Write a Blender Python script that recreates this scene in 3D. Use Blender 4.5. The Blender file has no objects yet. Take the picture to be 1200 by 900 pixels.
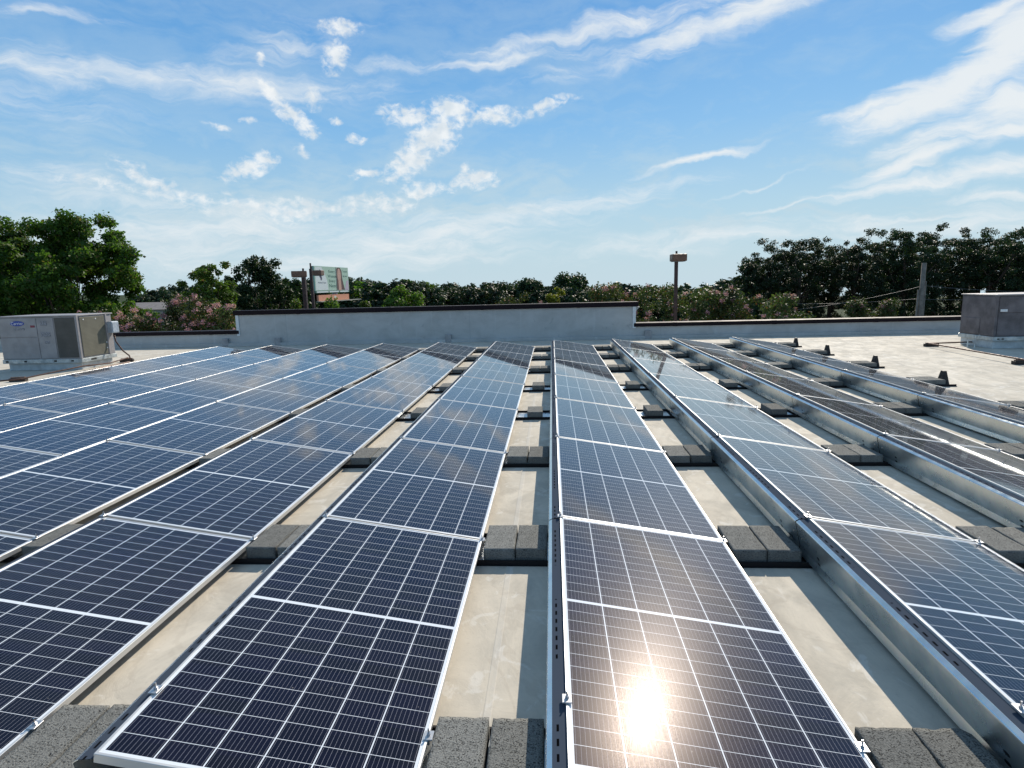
import bpy, bmesh, math, random
import numpy as np
from mathutils import Vector, Matrix, Euler
R_ = math.radians
random.seed(7)
S = bpy.context.scene
COL = S.collection

# ------------------------------------------------------------------ camera
CAM_LOC = Vector((-.0315, -1.6804, 1.6986))
CAM_ROT = Euler((1.4063, .0248, .0655), 'XYZ')
FPX = 701.05                                  # focal length in photo pixels (1200 wide)
cd = bpy.data.cameras.new('camera'); cam = bpy.data.objects.new('camera', cd); COL.objects.link(cam)
cam.location = CAM_LOC; cam.rotation_euler = CAM_ROT
cd.sensor_width = 36; cd.lens = FPX / 1200 * 36; cd.clip_start = .05; cd.clip_end = 6000
S.camera = cam
CM = CAM_ROT.to_matrix()
def ray(u, v): return CM @ Vector(((u - 600) / FPX, -(v - 450) / FPX, -1))
def at_y(u, v, y):
    d = ray(u, v); t = (y - CAM_LOC.y) / d.y; return CAM_LOC + d * t
def azel(u, v):
    d = ray(u, v).normalized(); return math.atan2(d.x, d.y), math.asin(d.z)

# ------------------------------------------------------------------ light
SUN_EL, SUN_AZ = R_(33.6), R_(21.6)           # azimuth clockwise from +Y
sun_dir = Vector((math.cos(SUN_EL) * math.sin(SUN_AZ), math.cos(SUN_EL) * math.cos(SUN_AZ), math.sin(SUN_EL)))
sl = bpy.data.lights.new('sun', 'SUN'); so = bpy.data.objects.new('sun', sl); COL.objects.link(so)
sl.energy = 4.7; sl.angle = R_(.53); sl.color = (1, .90, .765)
so.rotation_euler = (-sun_dir).to_track_quat('-Z', 'Y').to_euler(); so.location = sun_dir * 50
S.view_settings.view_transform = 'Standard'; S.view_settings.look = 'None'
S.view_settings.exposure = 0.25; S.view_settings.gamma = 1; S.view_settings.use_curve_mapping = False
SKY_STRENGTH = .10

class NT:
    "small node-tree helper"
    def __init__(s, tree): s.t = tree; s.n = tree.nodes; s.l = tree.links
    def new(s, typ, **kw):
        n = s.n.new(typ)
        for k, v in kw.items(): setattr(n, k, v)
        return n
    def put(s, sock, v):
        if isinstance(v, bpy.types.NodeSocket): s.l.new(v, sock)
        elif v is not None: sock.default_value = v
    def m(s, op, a, b=None, c=None, clamp=False):
        n = s.new('ShaderNodeMath', operation=op, use_clamp=clamp)
        s.put(n.inputs[0], a)
        if b is not None: s.put(n.inputs[1], b)
        if c is not None: s.put(n.inputs[2], c)
        return n.outputs[0]
    def sstep(s, v, a, b, lo=0, hi=1):
        n = s.new('ShaderNodeMapRange', interpolation_type='SMOOTHSTEP')
        s.put(n.inputs[0], v); s.put(n.inputs[1], a); s.put(n.inputs[2], b); s.put(n.inputs[3], lo); s.put(n.inputs[4], hi)
        return n.outputs[0]
    def mix(s, f, a, b, kind='MIX'):
        n = s.new('ShaderNodeMix', data_type='RGBA', blend_type=kind)
        s.put(n.inputs[0], f); s.put(n.inputs[6], a); s.put(n.inputs[7], b)
        return n.outputs[2]
    def noise(s, vec, scale, detail=4, rough=.5, dist=0, out=0):
        n = s.new('ShaderNodeTexNoise'); s.put(n.inputs['Vector'], vec)
        n.inputs['Scale'].default_value = scale; n.inputs['Detail'].default_value = detail
        n.inputs['Roughness'].default_value = rough; n.inputs['Distortion'].default_value = dist
        return n.outputs[out]
    def mapping(s, vec, loc=(0, 0, 0), rot=(0, 0, 0), sc=(1, 1, 1), typ='POINT'):
        n = s.new('ShaderNodeMapping', vector_type=typ); s.put(n.inputs[0], vec)
        n.inputs[1].default_value = loc; n.inputs[2].default_value = rot; n.inputs[3].default_value = sc
        return n.outputs[0]
def rgba(c): return (*c, 1) if len(c) == 3 else c

# ------------------------------------------------------------------ sky: Nishita + clouds laid out by azimuth and elevation
W = bpy.data.worlds.new('World'); S.world = W; W.use_nodes = True
w = NT(W.node_tree); w.n.clear()
sky = w.new('ShaderNodeTexSky', sky_type='NISHITA', sun_disc=False)
sky.sun_elevation = SUN_EL; sky.sun_rotation = SUN_AZ
sky.air_density = 1.0; sky.dust_density = .8; sky.ozone_density = 2.2; sky.altitude = 250
tc = w.new('ShaderNodeTexCoord').outputs['Generated']
sep = w.new('ShaderNodeSeparateXYZ'); w.put(sep.inputs[0], tc)
az = w.m('ARCTAN2', sep.outputs[0], sep.outputs[1]); el = w.m('ARCSINE', sep.outputs[2])
cmb = w.new('ShaderNodeCombineXYZ'); w.put(cmb.inputs[0], az); w.put(cmb.inputs[1], el)
P0 = cmb.outputs[0]
warpn = w.new('ShaderNodeTexNoise'); w.put(warpn.inputs[0], P0); warpn.inputs['Scale'].default_value = 14; warpn.inputs['Detail'].default_value = 5
wsub = w.new('ShaderNodeVectorMath', operation='MULTIPLY_ADD'); w.put(wsub.inputs[0], warpn.outputs[1])
wsub.inputs[1].default_value = (.05, .05, 0); w.put(wsub.inputs[2], P0)
wc = w.new('ShaderNodeVectorMath', operation='SUBTRACT'); w.put(wc.inputs[0], wsub.outputs[0]); wc.inputs[1].default_value = (.025, .025, 0)
P1 = wc.outputs[0]
def ellipse(px, py, rx, ry, rot=0, src=None):
    a, e = azel(px, py)
    # pixel-to-angle scale falls away from the middle of the view
    ang = math.atan(math.hypot(px - 600, py - 450) / FPX); k = math.cos(ang) ** 1.5
    mp = w.mapping(src or P1, (a, e, 0), (0, 0, R_(-rot)), (rx / FPX * k, ry / FPX * k, 1), 'TEXTURE')
    g = w.new('ShaderNodeTexGradient', gradient_type='SPHERICAL'); w.put(g.inputs[0], mp)
    return g.outputs['Fac']
def gather(lst, src):
    acc = None
    for (px, py, rx, ry, rot, st) in lst:
        v = w.m('MULTIPLY', ellipse(px, py, rx, ry, rot, src), st)
        acc = v if acc is None else w.m('MAXIMUM', acc, v)
    return acc
CUMULUS = [(322, 112, 34, 13, 40, 1), (345, 135, 42, 15, 32, 1), (362, 152, 20, 9, 10, .8), (400, 35, 38, 15, 12, .9), (395, 66, 28, 18, -40, 1),
    (308, 72, 10, 10, 0, .8), (367, 112, 13, 20, 0, .8), (290, 199, 48, 17, -22, 1), (312, 186, 22, 14, 0, .95), (476, 138, 44, 20, 12, 1), (484, 184, 60, 20, -34, 1),
    (530, 130, 50, 22, -5, 1.1), (510, 155, 50, 26, -25, 1.1), (580, 133, 50, 15, 0, .95), (640, 128, 50, 9, -12, .75), (428, 203, 26, 8, -5, .85),
    (495, 219, 40, 15, -8, 1), (555, 210, 46, 13, -10, 1.05), (543, 198, 10, 14, 20, .7), (256, 149, 24, 6, 0, .8), (288, 141, 10, 6, 0, .7), (397, 136, 15, 7, 0, .85), (420, 160, 16, 8, -10, .8),
    (352, 172, 14, 10, 40, .8), (176, 210, 60, 16, 25, .72), (230, 234, 90, 18, 10, .58), (120, 216, 90, 14, 4, .46), (340, 246, 130, 20, -4, .58), (440, 240, 80, 18, -6, .62), (368, 240, 26, 14, 0, .8)]
CIRRUS = [(1085, 118, 150, 36, -12, 1.25), (1175, 75, 110, 60, -35, 1.1), (1190, 120, 90, 45, -10, 1.2), (1170, 10, 110, 24, -16, 1.0), (1080, 185, 140, 17, -17, 1.05), (1185, 150, 80, 22, -20, .95),
    (1060, 216, 150, 13, -4, 1.0), (1170, 195, 110, 16, -12, .9), (1180, 225, 120, 14, 0, .7),
    (820, 187, 110, 8, -9, .85), (895, 213, 110, 4, -20, .35), (700, 35, 330, 18, -7, .75), (880, 14, 240, 26, -9, .95), (560, 72, 250, 11, -3, .75), (200, 92, 420, 34, -2, .62), (60, 14, 160, 15, -6, .5),
    (930, 238, 120, 4, -10, .6), (1000, 262, 260, 16, -4, .55), (250, 272, 340, 48, -3, .62), (500, 276, 300, 38, -6, .62), (120, 225, 240, 46, 6, .42),
    (640, 246, 280, 20, -7, .6), (400, 305, 380, 22, -2, .6), (50, 120, 220, 90, 0, .28), (1100, 262, 260, 30, 0, .55), (1195, 45, 90, 70, -35, 1.3), (1130, 95, 120, 40, -25, 1.25), (1020, 128, 90, 14, -8, 1.0), (1120, 150, 140, 22, -14, .95), (1150, 200, 140, 26, -8, .8),
    (760, 60, 330, 22, -9, .5), (330, 60, 260, 60, -20, .3), (820, 280, 300, 26, -4, .5)]
cum_shape = gather(CUMULUS, P1)
cum_n = w.noise(w.mapping(P0, sc=(1, 1.35, 1)), 62, 9, .60, .35)
cum_b = w.m('ADD', w.m('MULTIPLY', cum_shape, 1.05), w.m('MULTIPLY_ADD', cum_n, 2.3, -1.15))
cum = w.m('MULTIPLY', w.sstep(cum_b, .02, .98), w.sstep(cum_shape, .0, .22))
cir_shape = gather(CIRRUS, P1)
cir_n = w.noise(w.mapping(P1, rot=(0, 0, R_(-12)), sc=(1.0, 5.0, 1)), 9, 10, .66, .6)
cir = w.sstep(w.m('ADD', cir_shape, w.m('MULTIPLY_ADD', cir_n, 1.7, -.85)), -.05, 1.05)
cir = w.m('MULTIPLY', cir, w.sstep(cir_shape, 0, .3))
# thin high veil, thicker low down
veil_n = w.noise(w.mapping(P1, loc=(3, 1, 0), rot=(0, 0, R_(-6)), sc=(1, 3.6, 1)), 5.0, 8, .6, .5)
elc = w.m('MAXIMUM', el, 0)
veil_amt = w.sstep(elc, .06, .27, .85, .22)
veil_n = w.m('ADD', w.m('MULTIPLY', veil_n, .75), w.m('MULTIPLY', w.noise(w.mapping(P0, sc=(1, 2.2, 1)), 22, 9, .62, .4), .28))
leftside = w.sstep(az, -.1, .35, .06, -.02)
veil = w.m('MULTIPLY', w.sstep(w.m('ADD', veil_n, leftside), .42, .68), veil_amt)
hz = w.m('POWER', w.m('SUBTRACT', 1, w.m('MINIMUM', w.m('DIVIDE', elc, .40), 1)), 3.0)
veil = w.m('MAXIMUM', veil, w.m('MULTIPLY', hz, .92))
def K(c): return tuple(x / SKY_STRENGTH * 2 ** -S.view_settings.exposure for x in c) + (1,)
nish = w.mix(1.0, sky.outputs[0], (.70, .88, 1.0, 1), 'MULTIPLY')
def grad(stops):
    r = w.new('ShaderNodeValToRGB'); w.put(r.inputs[0], w.m('DIVIDE', w.m('MAXIMUM', el, 0), math.pi / 2)); e = r.color_ramp.elements
    while len(e) < len(stops): e.new(.5)
    for i, (p_, c_) in enumerate(stops): e[i].position = p_; e[i].color = (*c_, 1)
    return r.outputs[0]
gr = grad([(0, (.46, .66, .74)), (.07, (.36, .60, .77)), (.15, (.205, .475, .80)), (.26, (.105, .335, .71)), (.42, (.16, .32, .56)), (1, (.22, .32, .46))])
gs = w.new('ShaderNodeVectorMath', operation='SCALE'); w.put(gs.inputs[0], gr); gs.inputs[3].default_value = 2 ** -S.view_settings.exposure / SKY_STRENGTH
skyc = w.mix(.90, nish, gs.outputs[0])
c1 = w.mix(veil, skyc, K((.56, .70, .78)))
c2 = w.mix(w.m('MULTIPLY', cir, .93), c1, K((.84, .88, .90)))
c3 = w.mix(w.m('MULTIPLY', cum, .88), c2, w.mix(w.sstep(w.noise(w.mapping(P0, loc=(.012, .014, 0)), 40, 6), .35, .65), K((.74, .80, .84)), K((.93, .95, .95))))
bg = w.new('ShaderNodeBackground'); w.put(bg.inputs[0], c3); bg.inputs[1].default_value = SKY_STRENGTH
wo = w.new('ShaderNodeOutputWorld'); w.l.new(bg.outputs[0], wo.inputs[0])

# ------------------------------------------------------------------ materials
def mat(name, base=(.5, .5, .5), rough=.6, metal=0, spec=.5, fn=None):
    M = bpy.data.materials.new(name); M.use_nodes = True
    t = NT(M.node_tree); b = t.n['Principled BSDF']
    b.inputs['Base Color'].default_value = rgba(base); b.inputs['Roughness'].default_value = rough
    b.inputs['Metallic'].default_value = metal; b.inputs['Specular IOR Level'].default_value = spec
    if fn: fn(t, b)
    return M
def objc(t): return t.new('ShaderNodeTexCoord').outputs['Object']
def vary(scale=6, amt=.25, rough_amt=.15, bump=0, bscale=60):
    def fn(t, b):
        o = objc(t); n = t.noise(o, scale, 6, .6)
        base = tuple(b.inputs['Base Color'].default_value)
        dark = tuple(x * (1 - amt) for x in base[:3]) + (1,); lite = tuple(min(1, x * (1 + amt)) for x in base[:3]) + (1,)
        t.put(b.inputs['Base Color'], t.mix(t.sstep(n, .3, .7), dark, lite))
        r = b.inputs['Roughness'].default_value
        t.put(b.inputs['Roughness'], t.sstep(t.noise(o, scale * 2.3, 4), .3, .7, max(.05, r - rough_amt), min(1, r + rough_amt)))
        if bump:
            bp = t.new('ShaderNodeBump'); bp.inputs['Strength'].default_value = bump; bp.inputs['Distance'].default_value = .004
            t.put(bp.inputs['Height'], t.noise(o, bscale, 5)); t.put(b.inputs['Normal'], bp.outputs[0])
    return fn

PW, PL = 1.087, 2.094       # panel size
LIP = .011
def cells(t, b):
    o = objc(t); s = t.new('ShaderNodeSeparateXYZ'); t.put(s.inputs[0], o); x, y = s.outputs[0], s.outputs[1]
    mx, my, gap = .020, .024, .020
    px = (PW - 2 * mx) / 6; half = (PL - 2 * my - gap) / 2; py = half / 12
    xs = t.m('SUBTRACT', x, mx)
    xf = t.m('PINGPONG', xs, px / 2)                                # distance to nearest column line
    ymid = PL / 2
    yd = t.m('ABSOLUTE', t.m('SUBTRACT', y, ymid)); ys = t.m('SUBTRACT', yd, gap / 2)
    yf = t.m('PINGPONG', ys, py / 2)
    colline = t.m('LESS_THAN', xf, .0025); rowline = t.m('LESS_THAN', yf, .0011)
    mid = t.m('LESS_THAN', ys, .0005)
    bx = t.m('MAXIMUM', t.m('LESS_THAN', xs, .001), t.m('GREATER_THAN', xs, px * 6 - .001))
    by = t.m('GREATER_THAN', ys, half - .001)
    line = t.m('MAXIMUM', t.m('MAXIMUM', colline, rowline), t.m('MAXIMUM', mid, t.m('MAXIMUM', bx, by)))
    bus = t.m('LESS_THAN', t.m('PINGPONG', t.m('SUBTRACT', xs, px / 20), px / 20), .00042)
    # per-cell tint
    cid = t.new('ShaderNodeCombineXYZ')
    t.put(cid.inputs[0], t.m('FLOOR', t.m('DIVIDE', xs, px))); t.put(cid.inputs[1], t.m('FLOOR', t.m('DIVIDE', y, py)))
    inf = t.new('ShaderNodeObjectInfo'); t.put(cid.inputs[2], t.m('MULTIPLY', inf.outputs['Random'], 91))
    wn = t.new('ShaderNodeTexWhiteNoise', noise_dimensions='3D'); t.put(wn.inputs[0], cid.outputs[0])
    cell = t.mix(wn.outputs[0], (.0014, .0010, .007, 1), (.0026, .0018, .014, 1))
    c = t.mix(t.m('MULTIPLY', bus, .8), cell, (.36, .36, .41, 1))
    c = t.mix(line, c, (.68, .72, .76, 1))
    dust = t.noise(o, 3.1, 6, .6)
    c = t.mix(t.sstep(dust, .45, .8, .0, .007), c, (.5, .46, .40, 1))
    edge = t.m('MULTIPLY', t.sstep(x, PW - .075, PW - .012), t.sstep(t.noise(t.mapping(o, sc=(1, .35, 1)), 26, 6, .65), .40, .75))
    c = t.mix(t.m('MULTIPLY', edge, .035), c, (.42, .38, .31, 1))
    drops = t.m('MULTIPLY', t.sstep(t.noise(o, 38, 3, .5, .3), .735, .76), .30)
    c = t.mix(drops, c, (.45, .43, .38, 1))
    t.put(b.inputs['Base Color'], c)
    t.put(b.inputs['Roughness'], t.sstep(t.noise(o, 330, 2), .35, .65, .20, .30)); b.inputs['Specular IOR Level'].default_value = .034; b.inputs['Specular Tint'].default_value = (1, .70, .58, 1)
    b.inputs['Coat Weight'].default_value = 1; b.inputs['Coat IOR'].default_value = 1.38
    t.put(b.inputs['Coat Roughness'], t.sstep(t.noise(o, 260, 2), .35, .65, .009, .022))
    bp = t.new('ShaderNodeBump'); bp.inputs['Strength'].default_value = .05; bp.inputs['Distance'].default_value = .0004
    t.put(bp.inputs['Height'], t.noise(o, 420, 2)); t.put(b.inputs['Coat Normal'], bp.outputs[0])
M_cells = mat('photovoltaic_cells', fn=cells)
M_frame = mat('anodised_frame', (.62, .62, .61), .42, .55, .5, vary(3, .05, .06))
M_dark = mat('dark_rubber', (.012, .010, .011), .75, 0, .3)
M_dark2 = mat('dark_plastic_foot', (.030, .024, .022), .6, 0, .3, vary(20, .3))
M_galv_plain = mat('galvanised_tray', (.50, .54, .57), .32, .85, .5, vary(9, .15, .08))
M_bolt = mat('bolt_steel', (.55, .55, .56), .3, 1)
M_clamp = mat('clamp_aluminium', (.55, .55, .55), .38, .8)

def galv(t, b):
    o = objc(t); s = t.new('ShaderNodeSeparateXYZ'); t.put(s.inputs[0], o); x, y, z = s.outputs
    n = t.noise(o, 7, 6, .6); v = t.new('ShaderNodeTexVoronoi'); t.put(v.inputs['Vector'], o); v.inputs['Scale'].default_value = 60
    n2 = t.m('ADD', t.m('MULTIPLY', n, .8), t.m('MULTIPLY', t.new('ShaderNodeSeparateColor').outputs[0], 0))
    c = t.mix(t.sstep(n2, .25, .6), (.60, .65, .65, 1), (.72, .76, .75, 1))
    c = t.mix(.035, c, v.outputs['Color'])
    # slots in the top flange
    slot = t.m('MULTIPLY', t.m('LESS_THAN', t.m('PINGPONG', y, .034), .017), t.m('LESS_THAN', t.m('ABSOLUTE', t.m('ADD', x, .032)), .0045))
    zone = t.m('LESS_THAN', t.m('PINGPONG', y, .42), .24)
    slot = t.m('MULTIPLY', t.m('MULTIPLY', slot, zone), t.m('GREATER_THAN', z, .10))
    # punched holes in the face, in pairs
    yy = t.m('PINGPONG', t.m('SUBTRACT', y, .30), .76)
    h = None
    for hz_ in (.020, -.018):
        d = t.m('ADD', t.m('POWER', t.m('DIVIDE', yy, .018), 2), t.m('POWER', t.m('DIVIDE', t.m('SUBTRACT', z, hz_), .008), 2))
        k = t.m('LESS_THAN', d, 1); h = k if h is None else t.m('MAXIMUM', h, k)
    dk = t.m('MAXIMUM', slot, h)
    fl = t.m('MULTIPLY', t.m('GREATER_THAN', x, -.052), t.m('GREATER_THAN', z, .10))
    c = t.mix(fl, c, (.055, .070, .095, 1))  # dark bluish reflection painted into the top flange's base colour
    stp = t.m('MULTIPLY', t.m('LESS_THAN', x, -.0525), t.m('GREATER_THAN', z, .140))
    t.put(b.inputs['Base Color'], t.mix(dk, c, (.004, .004, .005, 1)))
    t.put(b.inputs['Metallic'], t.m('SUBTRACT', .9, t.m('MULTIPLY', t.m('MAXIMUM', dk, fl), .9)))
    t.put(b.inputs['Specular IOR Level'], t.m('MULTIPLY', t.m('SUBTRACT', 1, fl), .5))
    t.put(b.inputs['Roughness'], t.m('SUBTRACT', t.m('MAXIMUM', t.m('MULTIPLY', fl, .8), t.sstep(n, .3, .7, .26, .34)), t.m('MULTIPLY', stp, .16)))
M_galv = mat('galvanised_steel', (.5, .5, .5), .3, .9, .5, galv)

def conc(t, b):
    o = objc(t); n = t.noise(o, 14, 6, .7); f = t.noise(o, 170, 3, .6); v = t.new('ShaderNodeTexVoronoi', feature='F1')
    t.put(v.inputs['Vector'], t.mapping(o, sc=(1, 1, 1))); v.inputs['Scale'].default_value = 95
    inf = t.new('ShaderNodeObjectInfo')
    c = t.mix(t.sstep(n, .3, .7), (.085, .087, .082, 1), (.145, .145, .135, 1))
    c = t.mix(t.sstep(f, .35, .7), c, (.21, .21, .195, 1))
    pits = t.m('MULTIPLY', t.sstep(f, .46, .36), t.sstep(t.noise(o, 60, 3), .42, .58))
    c = t.mix(pits, c, (.02, .02, .02, 1))
    hs = t.new('ShaderNodeHueSaturation'); t.put(hs.inputs['Color'], c); t.put(hs.inputs['Value'], t.m('MULTIPLY_ADD', inf.outputs['Random'], .50, .85))
    t.put(b.inputs['Base Color'], hs.outputs[0])
    bp = t.new('ShaderNodeBump'); bp.inputs['Strength'].default_value = .9; bp.inputs['Distance'].default_value = .004
    t.put(bp.inputs['Height'], t.m('SUBTRACT', f, t.m('MULTIPLY', pits, .6))); t.put(b.inputs['Normal'], bp.outputs[0])
M_block = mat('concrete_block', (.2, .2, .2), .95, 0, .2, conc)

def tpo(t, b):
    g = t.new('ShaderNodeNewGeometry').outputs['Position']
    s = t.new('ShaderNodeSeparateXYZ'); t.put(s.inputs[0], g)
    n1 = t.noise(g, .5, 6, .6, .4); n2 = t.noise(t.mapping(g, sc=(1, .6, 1)), 3.2, 8, .65, .9); n3 = t.noise(g, 40, 4, .6)
    c = t.mix(t.sstep(n1, .3, .7), (.54, .49, .405, 1), (.63, .58, .49, 1))
    c = t.mix(t.sstep(n2, .35, .68), c, (.46, .425, .36, 1))
    c = t.mix(t.sstep(t.noise(t.mapping(g, loc=(5, 2, 0), sc=(1, .8, 1)), 5.5, 5, .6, 1.2), .57, .64, 0, .45), c, (.68, .66, .61, 1))
    c = t.mix(t.sstep(n3, .55, .8, 0, .25), c, (.25, .23, .20, 1))
    # membrane laps every 3.05 m: a paler welded strip
    lap = t.m('PINGPONG', t.m('ADD', s.outputs[0], .33), 1.525)
    c = t.mix(t.m('MULTIPLY', t.m('LESS_THAN', lap, .018), t.sstep(n2, .3, .6, .05, .35)), c, (.56, .55, .52, 1))
    ring = t.sstep(t.m('ABSOLUTE', t.m('SUBTRACT', t.noise(t.mapping(g, loc=(9, 4, 0)), .9, 5, .55, .6), .53)), .004, .014, .18, 0)
    c = t.mix(ring, c, (.36, .31, .25, 1))
    scuff = t.sstep(t.noise(t.mapping(g, loc=(2, 7, 0), rot=(0, 0, .6), sc=(1, .25, 1)), 9, 5, .6, .8), .66, .72, 0, .3)
    c = t.mix(scuff, c, (.36, .335, .30, 1))
    drain = t.sstep(t.noise(t.mapping(g, sc=(.25, 1, 1)), .8, 5, .6, 1), .52, .66, 0, .15)
    c = t.mix(drain, c, (.40, .35, .28, 1))
    t.put(b.inputs['Base Color'], c)
    t.put(b.inputs['Roughness'], t.sstep(n2, .3, .7, .62, .8))
    bp = t.new('ShaderNodeBump'); bp.inputs['Strength'].default_value = .5; bp.inputs['Distance'].default_value = .012
    ht = t.m('ADD', t.m('ADD', n2, t.m('MULTIPLY', t.noise(t.mapping(g, rot=(0, 0, .4), sc=(1, .3, 1)), 2.2, 4, .5, 1.5), 1.4)), t.m('MULTIPLY', t.sstep(lap, .014, .02), -.25))
    t.put(bp.inputs['Height'], ht); t.put(b.inputs['Normal'], bp.outputs[0])
M_roof = mat('white_roof_membrane', (.5, .5, .45), .5, 0, .04, tpo)

def wallm(t, b):
    g = t.new('ShaderNodeNewGeometry').outputs['Position']
    s = t.new('ShaderNodeSeparateXYZ'); t.put(s.inputs[0], g)
    n1 = t.noise(t.mapping(g, sc=(1, 1, 1.6)), 1.4, 7, .65, .6)
    st = t.noise(t.mapping(g, sc=(1, 1, .12)), 5, 6, .6)
    c = t.mix(t.sstep(n1, .28, .7), (.40, .40, .385, 1), (.50, .50, .485, 1))
    c = t.mix(t.sstep(st, .55, .75, 0, .35), c, (.66, .68, .68, 1))
    c = t.mix(t.sstep(t.noise(g, 3.7, 4, .5, 2), .66, .72, 0, .4), c, (.25, .27, .28, 1))
    seam = t.m('LESS_THAN', t.m('PINGPONG', t.m('ADD', s.outputs[0], 2.7), 3.05), .012)
    c = t.mix(t.m('MULTIPLY', seam, .22), c, (.22, .25, .27, 1))
    t.put(b.inputs['Base Color'], c)
    bp = t.new('ShaderNodeBump'); bp.inputs['Strength'].default_value = .35; bp.inputs['Distance'].default_value = .01
    t.put(bp.inputs['Height'], n1); t.put(b.inputs['Normal'], bp.outputs[0])
M_wall = mat('membrane_wall_face', (.5, .5, .5), .5, 0, .35, wallm)
M_patch = mat('membrane_patch', (.34, .33, .33), .6, 0, .3, vary(8, .2))
M_coping = mat('maroon_metal_coping', (.007, .002, .005), .6, 0, .2, vary(2, .2, .05))
M_hv = mat('painted_cabinet_steel', (.30, .285, .285), .5, 0, .4, vary(4, .12, .08))
M_hv_dark = mat('weathered_cabinet_steel', (.13, .115, .12), .55, 0, .35, vary(3.5, .3, .08))
M_rail = mat('galvanised_base_rail', (.42, .46, .47), .45, .6, .5, vary(7, .25))
M_curb = mat('roof_curb_flashing', (.48, .50, .50), .55, 0, .35, vary(4, .2))
def grille(t, b):
    o = objc(t); s = t.new('ShaderNodeSeparateXYZ'); t.put(s.inputs[0], o)
    a = t.m('LESS_THAN', t.m('PINGPONG', s.outputs[0], .011), .0042); c = t.m('LESS_THAN', t.m('PINGPONG', s.outputs[1], .011), .0042)
    e = t.m('LESS_THAN', t.m('PINGPONG', s.outputs[2], .016), .004)
    l = t.m('MAXIMUM', t.m('MULTIPLY', a, 1), e); n = t.noise(o, 3, 5)
    base = tuple(b.inputs['Base Color'].default_value)
    hi = tuple(min(1, q * 1.8) for q in base[:3]) + (1,)
    cc = t.mix(t.m('MULTIPLY', l, .7), base, hi)
    t.put(b.inputs['Base Color'], t.mix(t.sstep(n, .3, .7, 0, .5), cc, tuple(q * .6 for q in base[:3]) + (1,)))
M_grille = mat('coil_guard_dark', (.075, .072, .065), .6, .2, .4, grille)
M_grille2 = mat('coil_guard_dusty', (.13, .125, .095), .6, .2, .4, grille)
M_black = mat('black_gap', (.01, .01, .01), .8)
M_white = mat('white_label', (.72, .72, .72), .5)
M_grey_label = mat('grey_label', (.22, .22, .24), .5, 0, .4, vary(40, .5))
M_blue = mat('blue_badge', (.015, .05, .30), .35)
M_red = mat('red_label', (.20, .03, .05), .5)
M_conduit = mat('rusty_conduit', (.085, .045, .035), .6, .3, .4, vary(12, .35))
M_conduit2 = mat('bare_conduit', (.20, .14, .11), .5, .5, .4, vary(12, .3))
M_box = mat('disconnect_box', (.42, .47, .52), .4, .3, .5, vary(8, .1))
M_pole = mat('bronze_pole_paint', (.045, .026, .026), .45, .3, .5, vary(3, .2))
M_head = mat('bronze_lamp_head', (.15, .085, .060), .45, .2, .5, vary(3, .2))
M_wood = mat('weathered_pole_wood', (.20, .17, .14), .9, 0, .2, vary(3, .3, .05, .5, 30))
M_cable = mat('cable_sheath', (.12, .12, .12), .6)
M_pvc = mat('white_pvc', (.6, .62, .6), .4)
M_asphalt = mat('asphalt', (.055, .055, .055), .9, 0, .3, vary(.8, .25))
def grass(t, b):
    g = t.new('ShaderNodeNewGeometry').outputs['Position']
    t.put(b.inputs['Base Color'], t.mix(t.sstep(t.noise(g, .05, 8, .7), .35, .65), (.018, .035, .012, 1), (.040, .055, .022, 1)))
M_ground = mat('grass_ground', (.05, .07, .03), 1, 0, .1, grass)
M_tan = mat('tan_stucco', (.42, .36, .31), .85, 0, .2, vary(1.5, .12)); M_tanroof = mat('grey_shingle', (.22, .20, .19), .9, 0, .2, vary(2, .2))
M_glass = mat('window_glass', (.02, .03, .04), .08, 0, .7)
def leaf_mat(name, a, b_, c=None, trans=.35):
    M = bpy.data.materials.new(name); M.use_nodes = True; t = NT(M.node_tree); t.n.clear()
    g = t.new('ShaderNodeNewGeometry'); rnd = g.outputs['Random Per Island']
    col = t.mix(rnd, rgba(a), rgba(b_))
    n = t.noise(g.outputs['Position'], .55, 3); col = t.mix(t.sstep(n, .35, .65, 0, .5), col, rgba(a))
    inf = t.new('ShaderNodeObjectInfo')
    hs = t.new('ShaderNodeHueSaturation'); t.put(hs.inputs['Color'], col); t.put(hs.inputs['Value'], t.m('MULTIPLY_ADD', inf.outputs['Random'], .5, .75)); t.put(hs.inputs['Hue'], t.m('MULTIPLY_ADD', inf.outputs['Random'], .02, .49))
    col = hs.outputs[0]
    if c: col = t.mix(t.m('GREATER_THAN', rnd, .93), col, rgba(c))
    d = t.new('ShaderNodeBsdfPrincipled'); t.put(d.inputs['Base Color'], col); d.inputs['Roughness'].default_value = .55; d.inputs['Specular IOR Level'].default_value = .3
    tr = t.new('ShaderNodeBsdfTranslucent'); t.put(tr.inputs[0], t.mix(1.0, col, (1.1, 1.25, .6, 1), 'MULTIPLY'))
    mx = t.new('ShaderNodeMixShader'); mx.inputs[0].default_value = trans; t.l.new(d.outputs[0], mx.inputs[1]); t.l.new(tr.outputs[0], mx.inputs[2])
    o = t.new('ShaderNodeOutputMaterial'); t.l.new(mx.outputs[0], o.inputs[0]); return M
M_leaf = leaf_mat('broadleaf_foliage', (.040, .085, .014), (.115, .190, .028), (.15, .13, .05), .5)
M_leaf_bright = leaf_mat('young_foliage', (.055, .100, .015), (.13, .20, .03), (.12, .08, .05), .45)
M_leaf_dark = leaf_mat('dark_foliage', (.014, .034, .010), (.045, .080, .022), None, .3)
M_leaf_pine = leaf_mat('pine_needles', (.014, .030, .013), (.042, .066, .022), (.05, .045, .03), .28)
M_leaf_far = leaf_mat('distant_foliage', (.016, .034, .016), (.045, .075, .030), None, .25)
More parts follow.
